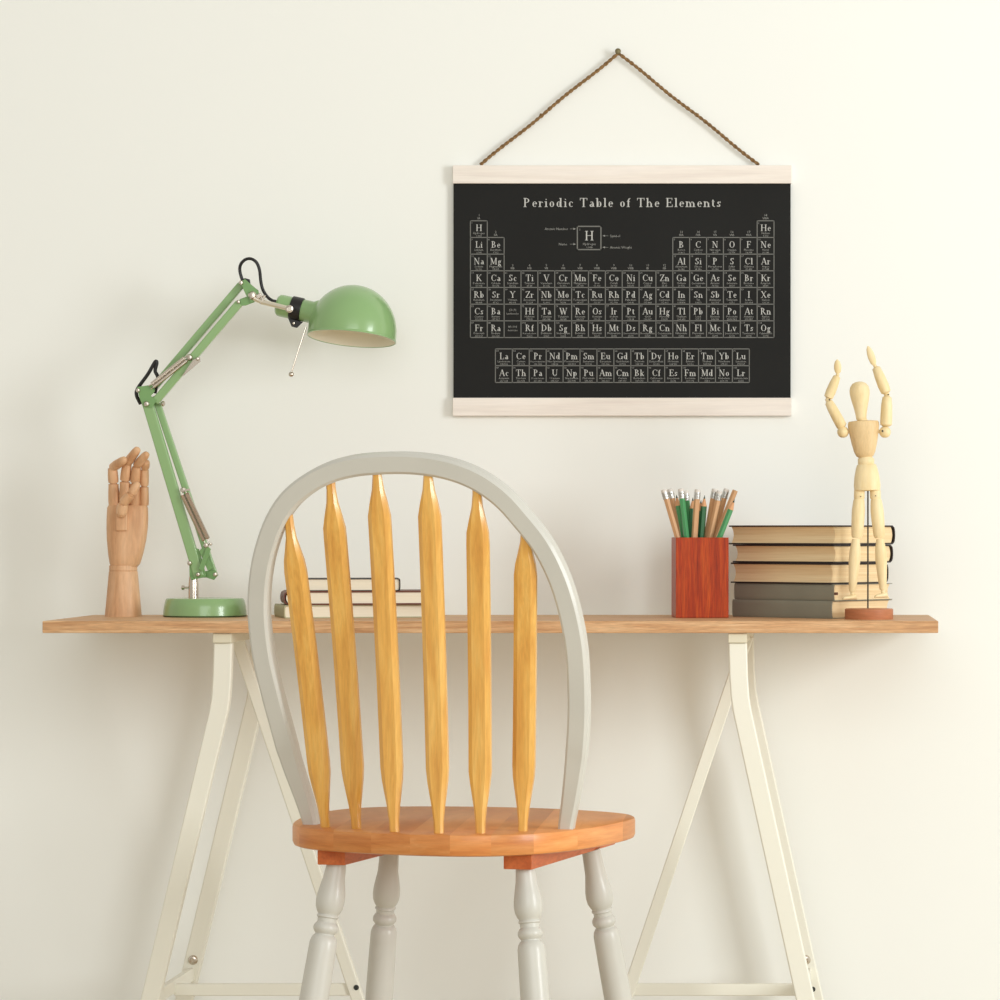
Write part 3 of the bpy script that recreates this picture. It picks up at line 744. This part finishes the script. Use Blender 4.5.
# ------------------------------------------------------------------ hanging chart
KW = (WY+CD)/F
def PW(px, py, off=0.0): return P(px, py, WY-off)
pc = P(622, 416, WY-.006)
post = thing('wall_chart', (pc.x, WY-.006, pc.z), 'black periodic table chart hung on a jute cord between two whitewashed wood strips', 'wall chart')
def slab(px0, px1, py0, py1, o0, o1):
    return MB().prism([(px0, py0), (px1, py0), (px1, py1), (px0, py1)], WY-o0, WY-o1, f=lambda x, y, Y: Vector((P(x, y, WY-.012).x, Y, P(x, y, WY-.012).z)))
part('wood_strip', slab(452.8, 791.3, 165.3, 183.4, .001, .013), M['strip'], post, bevel=.0006, label='upper whitewashed wood strip')
part('wood_strip', slab(452.8, 791.3, 397.8, 415.8, .001, .013), M['strip'], post, bevel=.0006, label='lower whitewashed wood strip')
part('printed_sheet', slab(453.2, 790.6, 182, 399, .0065, .0085), M['board'], post)
PY = WY-.0088
def W2(px, py, o=0):      # a point on the print
    b_ = P(px, py, WY-.012); return Vector((b_.x, PY-o, b_.z))
# cord: two twisted strands to a nail
nail_p = P(618.3, 51, WY-.010)
crd = MB()
for end in (P(480.5,164.8,WY-.008), P(759,164.8,WY-.008)):
    apex = P(618.3, 53.2, WY-.009); d = (end-apex); L = d.length; d.normalize(); u = d.cross(Vector((0,1,0))).normalized(); v = d.cross(u)
    for ph in (0, PI):
        pts = []
        N = int(L/.0011)
        for i in range(N+1):
            a = ph+i*.0011/.0085*2*PI*.5
            w_ = .0012+.0002*math.sin(i*.37)
            sag = .0008*math.sin(i*.05+ph*0)
            pts.append(apex+d*(L*i/N)+u*(math.cos(a)*w_+sag)+v*math.sin(a)*w_)
        crd.tube(pts, .0017, 7)
crd.ball(P(541,114.6,WY-.009), .0024, 8).ball(P(697.5,114.6,WY-.009), .0024, 8)
part('hanging_cord', crd, M['cord'], post, label='twisted brown jute hanging cord')
nl = build('nail', MB().lathe([(.0012, 0), (.0012, .014), (.0040, .0145), (.0046, .0155), (.0038, .0168), (.001, .0175)], P(618.5,52.6,WY), (0,-1,0), 18), M['nail'], origin=P(618.5,52.6,WY))
tag(nl, 'small round headed nail in the wall holding the chart cord', 'nail')

# --- drawn serif lettering (own stroke alphabet) ---
TK, TN = .125, .05
def A_(cx, cy, rx, ry, a0, a1): return ('a', cx, cy, rx, ry, a0, a1)
def S_(x, y0, y1, b=1, t=1): 
    o = [('l', x, y0, x, y1, TK)]
    if b: o.append(('l', x-.15, y0+.025, x+.15, y0+.025, TN))
    if t == 1: o.append(('l', x-.15, y1-.025, x+.15, y1-.025, TN))
    if t == 2: o.append(('l', x-.15, y1-.04, x, y1-.04, TN))
    return o
def l(x0, y0, x1, y1, w_=None): return ('l', x0, y0, x1, y1, w_ or TN)
X = .62
GL = {
 'A': (.80, [l(.08,0,.40,1), l(.40,1,.70,0,TK), l(.2,.34,.58,.34), l(0,.02,.2,.02), l(.56,.02,.82,.02)]),
 'B': (.72, S_(.16,0,1)+[A_(.24,.75,.28,.24,-90,90), A_(.26,.27,.35,.25,-90,90), l(.16,.97,.26,.97), l(.16,.03,.26,.03), l(.16,.51,.26,.51)]),
 'C': (.78, [A_(.42,.5,.37,.49,50,310), l(.70,.70,.70,.98), l(.70,.14,.66,.22)]),
 'D': (.84, S_(.16,0,1)+[A_(.26,.5,.48,.47,-90,90), l(.16,.97,.28,.97), l(.16,.03,.28,.03)]),
 'E': (.70, S_(.16,0,1)+[l(.16,.97,.58,.97), l(.16,.51,.46,.51), l(.16,.03,.60,.03), l(.58,1,.58,.76), l(.61,0,.61,.26), l(.46,.4,.46,.62)]),
 'F': (.66, S_(.16,0,1)+[l(.16,.97,.58,.97), l(.16,.51,.46,.51), l(.58,1,.58,.76), l(.46,.4,.46,.62)]),
 'G': (.84, [A_(.42,.5,.37,.49,50,320), l(.70,.70,.70,.98)]+S_(.68,.02,.42,0,1)),
 'H': (.90, S_(.17,0,1)+S_(.72,0,1)+[l(.17,.51,.72,.51)]),
 'I': (.36, S_(.18,0,1)),
 'K': (.82, S_(.16,0,1)+[l(.20,.40,.66,1), l(.34,.56,.68,0,TK), l(.54,.975,.78,.975), l(.56,.02,.82,.02)]),
 'L': (.66, S_(.16,0,1)+[l(.16,.03,.58,.03), l(.59,0,.59,.28)]),
 'M': (1.0, [l(.14,0,.14,1), l(.16,1,.48,.06,TK), l(.48,.06,.80,1), l(.02,.02,.26,.02), l(.0,.975,.2,.975)]+S_(.82,0,1)),
 'N': (.88, [l(.15,0,.15,1), l(.15,1,.70,0,TK), l(.70,0,.70,1), l(.03,.02,.28,.02), l(.0,.975,.2,.975), l(.58,.975,.82,.975)]),
 'O': (.84, [A_(.42,.5,.36,.49,0,360)]),
 'P': (.68, S_(.16,0,1)+[A_(.24,.72,.32,.26,-90,90), l(.16,.97,.26,.97), l(.16,.46,.26,.46)]),
 'R': (.80, S_(.16,0,1)+[A_(.24,.74,.30,.24,-90,90), l(.16,.97,.26,.97), l(.16,.50,.26,.50), l(.34,.5,.68,0,TK), l(.6,.02,.80,.02)]),
 'S': (.60, [A_(.29,.75,.20,.23,20,270), A_(.29,.26,.22,.25,-160,90), l(.50,.74,.50,.98), l(.07,.02,.07,.28)]),
 'T': (.76, S_(.37,0,1,1,0)+[l(.04,.97,.70,.97), l(.05,1,.05,.74), l(.69,1,.69,.74)]),
 'U': (.86, S_(.18,.28,1,0,1)+[A_(.44,.30,.26,.29,180,360), l(.70,.30,.70,1), l(.58,.975,.82,.975)]),
 'V': (.80, [l(.10,1,.42,0,TK), l(.42,0,.70,1), l(-.04,.975,.24,.975), l(.58,.975,.82,.975)]),
 'W': (1.10, [l(.10,1,.36,0,TK), l(.36,0,.56,.9), l(.50,1,.78,0,TK), l(.78,0,1.0,1), l(-.04,.975,.24,.975), l(.88,.975,1.10,.975)]),
 'X': (.80, [l(.12,1,.66,0,TK), l(.66,1,.12,0), l(0,.975,.26,.975), l(.54,.975,.78,.975), l(0,.02,.24,.02), l(.52,.02,.80,.02)]),
 'Y': (.78, [l(.10,1,.38,.46,TK), l(.66,1,.38,.46), l(-.02,.975,.22,.975), l(.54,.975,.78,.975)]+S_(.38,0,.48,1,0)),
 'Z': (.68, [l(.60,1,.08,0,TK), l(.08,.97,.60,.97), l(.08,.03,.62,.03), l(.09,1,.09,.76), l(.62,0,.62,.26)]),
 'a': (.54, S_(.40,.02,.42,0,0)+[A_(.26,.44,.16,.17,0,150), A_(.22,.17,.15,.16,40,360), l(.22,.34,.40,.36), l(.40,.03,.52,.06)]),
 'b': (.60, S_(.14,0,1.0,0,2)+[A_(.32,.31,.20,.30,0,360)]),
 'c': (.50, [A_(.28,.31,.21,.30,45,315), A_(.40,.48,.04,.05,0,360)]),
 'd': (.62, S_(.44,0,1.0,0,2)+[A_(.26,.31,.20,.30,0,360), l(.44,.03,.58,.03)]),
 'e': (.52, [A_(.28,.31,.21,.30,0,318), l(.08,.35,.48,.35)]),
 'f': (.38, S_(.16,0,.80,1,0)+[A_(.30,.80,.15,.18,60,180), l(.02,.60,.32,.60)]),
 'g': (.56, [A_(.26,.40,.17,.20,0,360), A_(.27,-.14,.21,.14,0,360), l(.14,.24,.12,.06), l(.12,.06,.40,.0,.10), l(.40,.54,.52,.60)]),
 'h': (.64, S_(.14,0,1.0,1,2)+S_(.48,0,.40,1,0)+[A_(.32,.40,.17,.20,0,150)]),
 'i': (.30, S_(.15,0,X,1,2)+[A_(.15,.84,.05,.06,0,360)]),
 'k': (.62, S_(.14,0,1.0,1,2)+[l(.17,.26,.46,.60), l(.26,.38,.50,0,TK), l(.36,.6,.56,.6), l(.42,.02,.60,.02)]),
 'l': (.30, S_(.15,0,1.0,1,2)),
 'm': (.94, S_(.14,0,X,1,2)+S_(.46,0,.42,1,0)+S_(.78,0,.42,1,0)+[A_(.31,.41,.16,.19,0,150), A_(.63,.41,.16,.19,0,150)]),
 'n': (.64, S_(.14,0,X,1,2)+S_(.48,0,.42,1,0)+[A_(.32,.41,.17,.19,0,150)]),
 'o': (.56, [A_(.28,.31,.21,.30,0,360)]),
 'p': (.60, S_(.14,-.30,X,1,2)+[A_(.32,.31,.20,.30,0,360)]),
 'r': (.46, S_(.14,0,X,1,2)+[A_(.30,.42,.14,.17,40,150), A_(.38,.50,.045,.05,0,360)]),
 's': (.44, [A_(.21,.46,.13,.14,20,270), A_(.21,.17,.14,.15,-160,90), l(.36,.44,.36,.61), l(.06,.02,.06,.19)]),
 't': (.38, S_(.15,.12,.80,0,0)+[A_(.26,.13,.11,.12,180,330), l(.03,.60,.32,.60)]),
 'u': (.64, S_(.14,.18,X,0,2)+S_(.48,.02,X,0,2)+[A_(.31,.18,.17,.16,180,340), l(.48,.03,.60,.03)]),
 'v': (.58, [l(.10,.62,.30,0,TK), l(.30,0,.48,.62), l(0,.60,.22,.60), l(.38,.60,.58,.60)]),
 'y': (.58, [l(.10,.62,.30,.02,TK), l(.48,.62,.22,-.26), l(0,.60,.22,.60), l(.38,.60,.58,.60), A_(.17,-.24,.05,.05,0,360)]),
 ' ': (.36, []),
}
def glyph_polys(ch):
    out = []
    for g in GL[ch][1]:
        if g[0] == 'l':
            _, x0, y0, x1, y1, w_ = g
            dx, dy = x1-x0, y1-y0; L = math.hypot(dx, dy) or 1
            if w_ >= TK and abs(dx) > .05:       # heavy diagonal: width measured across, ends cut level
                hw = w_/2*1.05; out.append([(x0-hw, y0), (x0+hw, y0), (x1+hw, y1), (x1-hw, y1)])
            else:
                nx, ny = -dy/L*w_/2, dx/L*w_/2; out.append([(x0+nx, y0+ny), (x1+nx, y1+ny), (x1-nx, y1-ny), (x0-nx, y0-ny)])
        else:
            _, cx, cy, rx_, ry_, a0, a1 = g; n = max(6, int(abs(a1-a0)/18)); prev = None
            for i in range(n+1):
                a = math.radians(a0+(a1-a0)*i/n); c, s = math.cos(a), math.sin(a)
                w_ = TN+(TK*1.05-TN)*abs(c)**1.5; w_ = min(w_, rx_)
                o_ = (cx+rx_*c, cy+ry_*s); k_ = ((rx_-w_)*c, (ry_-TN)*s); i_ = (cx+k_[0], cy+k_[1])
                if prev: out.append([prev[0], o_, i_, prev[1]])
                prev = (o_, i_)
    return out
def text_w(t, tr): return sum(GL[c][0]+tr for c in t)-tr
def serif(mb, t, pxc, pyb, cap, tr=.04, sxx=1.0):
    """text centred at pxc, baseline pyb, capital height in chart units"""
    x = -text_w(t, tr)/2
    for c in t:
        for k, poly in enumerate(glyph_polys(c)):
            o_ = len(mb.v)
            for (a, b_) in poly: mb.v.append(W2(pxc+(x+a)*cap*sxx, pyb-b_*cap, .0003+.00001*(k % 9)))
            mb.f.append(tuple(range(o_, o_+len(poly))))
        x += GL[c][0]+tr
_cache = {}
def tiny(mb, t, pxc, pyb, size, align='c'):
    """small print: Blender's own font turned into mesh"""
    if t not in _cache:
        cu = bpy.data.curves.new('t', 'FONT'); cu.body = t; cu.resolution_u = 1; cu.align_x = 'LEFT'; cu.size = 1
        ob = bpy.data.objects.new('t', cu); COL.objects.link(ob)
        dg = bpy.context.evaluated_depsgraph_get(); dg.update(); me = ob.evaluated_get(dg).to_mesh()
        vs = [(v.co.x, v.co.y) for v in me.vertices]; fs = [tuple(p.vertices) for p in me.polygons]
        ob.evaluated_get(dg).to_mesh_clear(); bpy.data.objects.remove(ob); bpy.data.curves.remove(cu)
        _cache[t] = (vs, fs)
    vs, fs = _cache[t]
    if not vs: return
    wd = max(v[0] for v in vs); off = {'c': -wd/2, 'l': 0, 'r': -wd}[align]; o_ = len(mb.v)
    for a, b_ in vs: mb.v.append(W2(pxc+(a+off)*size, pyb-b_*size, .0003))
    mb.f += [tuple(i+o_ for i in f_) for f_ in fs]
LT = MB(); LN = MB(); TY = MB()
def ln(x0, y0, x1, y1, w_=.85):
    h_ = w_/2
    a = (x0-h_, y0-h_, x1+h_, y1+h_)
    o_ = len(LN.v); LN.v += [W2(a[0],a[1],.0002), W2(a[2],a[1],.0002), W2(a[2],a[3],.0002), W2(a[0],a[3],.0002)]; LN.f.append((o_, o_+1, o_+2, o_+3))
tl = 'Periodic Table of The Elements'
cap = 9.0; base_w = text_w(tl, 0)*cap; tr = (198.0/1.18-base_w)/cap/(len(tl)-1)
serif(LT, tl, 622.2, 206.8, cap, tr, 1.18)
rows = [
 'H,,,,,,,,,,,,,,,,,He', 'Li,Be,,,,,,,,,,,B,C,N,O,F,Ne', 'Na,Mg,,,,,,,,,,,Al,Si,P,S,Cl,Ar',
 'K,Ca,Sc,Ti,V,Cr,Mn,Fe,Co,Ni,Cu,Zn,Ga,Ge,As,Se,Br,Kr', 'Rb,Sr,Y,Zr,Nb,Mo,Tc,Ru,Rh,Pd,Ag,Cd,In,Sn,Sb,Te,I,Xe',
 'Cs,Ba,*,Hf,Ta,W,Re,Os,Ir,Pt,Au,Hg,Tl,Pb,Bi,Po,At,Rn', 'Fr,Ra,*,Rf,Db,Sg,Bh,Hs,Mt,Ds,Rg,Cn,Nh,Fl,Mc,Lv,Ts,Og']
lan = ['La,Ce,Pr,Nd,Pm,Sm,Eu,Gd,Tb,Dy,Ho,Er,Tm,Yb,Lu', 'Ac,Th,Pa,U,Np,Pu,Am,Cm,Bk,Cf,Es,Fm,Md,No,Lr']
names = dict(zip('H He Li Be B C N O F Ne Na Mg Al Si P S Cl Ar K Ca Sc Ti V Cr Mn Fe Co Ni Cu Zn Ga Ge As Se Br Kr Rb Sr Y Zr Nb Mo Tc Ru Rh Pd Ag Cd In Sn Sb Te I Xe Cs Ba La Ce Pr Nd Pm Sm Eu Gd Tb Dy Ho Er Tm Yb Lu Hf Ta W Re Os Ir Pt Au Hg Tl Pb Bi Po At Rn Fr Ra Ac Th Pa U Np Pu Am Cm Bk Cf Es Fm Md No Lr Rf Db Sg Bh Hs Mt Ds Rg Cn Nh Fl Mc Lv Ts Og'.split(),
 zip('Hydrogen Helium Lithium Beryllium Boron Carbon Nitrogen Oxygen Fluorine Neon Sodium Magnesium Aluminum Silicon Phosphorus Sulfur Chlorine Argon Potassium Calcium Scandium Titanium Vanadium Chromium Manganese Iron Cobalt Nickel Copper Zinc Gallium Germanium Arsenic Selenium Bromine Krypton Rubidium Strontium Yttrium Zirconium Niobium Molybdenum Technetium Ruthenium Rhodium Palladium Silver Cadmium Indium Tin Antimony Tellurium Iodine Xenon Cesium Barium Lanthanum Cerium Praseodymium Neodymium Promethium Samarium Europium Gadolinium Terbium Dysprosium Holmium Erbium Thulium Ytterbium Lutetium Hafnium Tantalum Tungsten Rhenium Osmium Iridium Platinum Gold Mercury Thallium Lead Bismuth Polonium Astatine Radon Francium Radium Actinium Thorium Protactinium Uranium Neptunium Plutonium Americium Curium Berkelium Californium Einsteinium Fermium Mendelevium Nobelium Lawrencium Rutherfordium Dubnium Seaborgium Bohrium Hassium Meitnerium Darmstadtium Roentgenium Copernicium Nihonium Flerovium Moscovium Livermorium Tennessine Oganesson'.split(),
 '1.008 4.003 6.941 9.012 10.811 12.011 14.007 15.999 18.998 20.180 22.990 24.305 26.982 28.086 30.974 32.066 35.453 39.948 39.098 40.078 44.956 47.88 50.942 51.996 54.938 55.933 58.933 58.693 63.546 65.39 69.732 72.61 74.922 78.09 79.904 84.80 84.468 87.62 88.906 91.224 92.906 95.94 98.907 101.07 102.906 106.42 107.868 112.411 114.818 118.71 121.760 127.6 126.904 131.29 132.905 137.327 138.906 140.115 140.908 144.24 144.913 150.36 151.966 157.25 158.925 162.50 164.930 167.26 168.934 173.04 174.967 178.49 180.948 183.85 186.207 190.23 192.22 195.08 196.967 200.59 204.383 207.2 208.980 [208.982] 209.987 222.018 223.020 226.025 227.028 232.038 231.036 238.029 237.048 244.064 243.061 247.070 247.070 251.080 [254] 257.095 258.1 259.101 [262] [261] [262] [266] [264] [269] [268] [269] [272] [277] [286] [289] [289] [293] [294] [294]'.split())))
order = {s: i+1 for i, s in enumerate(names)}
gx0, gy0 = 470.2, 220.6; cw = (774.0-470.2)/18; chh = (337.4-220.6)/7
def cell(sym, x, y, cw_, ch_):
    if sym == '*': return
    t = sym; serif(LT, t, x+cw_/2+.2, y+ch_*.615, 6.5, .05, 1.08)
    nm, wt = names[sym]
    sz = min(2.9, (cw_-2.2)/(len(nm)*.50))
    tiny(TY, nm, x+cw_/2, y+ch_*.80, sz); tiny(TY, wt, x+cw_/2, y+ch_*.955, 2.5); tiny(TY, str(order[sym]), x+.9, y+ch_*.175, 2.5, 'l')
def boxes(cells, w_=.9):   # draw every shared edge once
    E = set()
    for (c0, r0, x0, y0, a, b_) in cells:
        E |= {('h', round(x0, 2), round(y0, 2), round(x0+a, 2)), ('h', round(x0, 2), round(y0+b_, 2), round(x0+a, 2)), ('v', round(x0, 2), round(y0, 2), round(y0+b_, 2)), ('v', round(x0+a, 2), round(y0, 2), round(y0+b_, 2))}
    for e in E:
        if e[0] == 'h': ln(e[1], e[2], e[3], e[2], w_)
        else: ln(e[1], e[2], e[1], e[3], w_)
cells = []
for r_, row in enumerate(rows):
    for c_, s in enumerate(row.split(',')):
        if s: x, y = gx0+cw*c_, gy0+chh*r_; cells.append((c_, r_, x, y, cw, chh)); cell(s, x, y, cw, chh)
boxes(cells)
LN_main = LN; LN = MB()
cells = []; lx0, ly0 = 495.2, 348.8; lw = (749.3-495.2)/15; lh = (382.4-348.8)/2
for r_, row in enumerate(lan):
    for c_, s in enumerate(row.split(',')):
        x, y = lx0+lw*c_, ly0+lh*r_; cells.append((c_, r_, x, y, lw, lh)); cell(s, x, y, lw, lh)
boxes(cells)
for r_, (a, b_) in ((5, ('57-71', 'Lanthanides')), (6, ('89-103', 'Actinides'))):
    x = gx0+cw*2.5; y = gy0+chh*r_
    tiny(TY, a, x, y+chh*.42, 3.2); tiny(TY, b_, x, y+chh*.62, 2.6)
gl = ['IA','IIA','IIIB','IVB','VB','VIB','VIIB','VIIIB','VIIIB','VIIIB','IB','IIB','IIIA','IVA','VA','VIA','VIIA','VIIIA']
for c_, g in enumerate(gl):
    r_ = 0 if c_ in (0, 17) else (1 if c_ in (1, 12, 13, 14, 15, 16) else 3)
    x = gx0+cw*(c_+.5); y = gy0+chh*r_
    tiny(TY, str(c_+1), x, y-4.4, 3.3); tiny(TY, g, x, y-1.5, 3.1)
LN_low = LN; LN = MB()
# legend
for a in ((577.2,226.2,600.8,226.2),(577.2,249.4,600.8,249.4),(577.2,226.2,577.2,249.4),(600.8,226.2,600.8,249.4)): ln(*a, 1.2)
serif(LT, 'H', 589.2, 240.2, 9.4, .04, 1.05)
tiny(TY, 'Hydrogen', 589.2, 244.9, 3.3); tiny(TY, '1.008', 589.2, 248.1, 2.8); tiny(TY, '1', 579, 230.4, 3.0, 'l')
tiny(TY, 'Atomic Number', 568, 229.9, 3.5, 'r'); tiny(TY, 'Name', 567, 245.2, 3.5, 'r'); tiny(TY, 'Symbol', 609.8, 237.0, 3.5, 'l'); tiny(TY, 'Atomic Weight', 609.8, 248.4, 3.5, 'l')
for y, x0_, x1_, s_ in ((228.7,570,575.5,1),(244,570,575.5,1),(235.6,602.6,608,-1),(247.2,602.6,608,-1)):
    ln(x0_, y, x1_, y, .45)
    tip = x1_ if s_ > 0 else x0_
    o_ = len(TY.v); TY.v += [W2(tip, y, .0003), W2(tip-2.2*s_, y-1.0, .0003), W2(tip-2.2*s_, y+1.0, .0003)]; TY.f.append((o_, o_+1, o_+2))
sheet = [o for o in post.children if o.name.startswith('printed_sheet')][0]
part('chart_grid', LN_main, M['line'], sheet, smooth=0)
part('lower_grid', LN_low, M['line'], sheet, smooth=0)
part('legend_frame', LN, M['line'], sheet, smooth=0)
part('large_lettering', LT, M['letter'], sheet, smooth=0)
part('small_lettering', TY, M['tiny'], sheet, smooth=0)
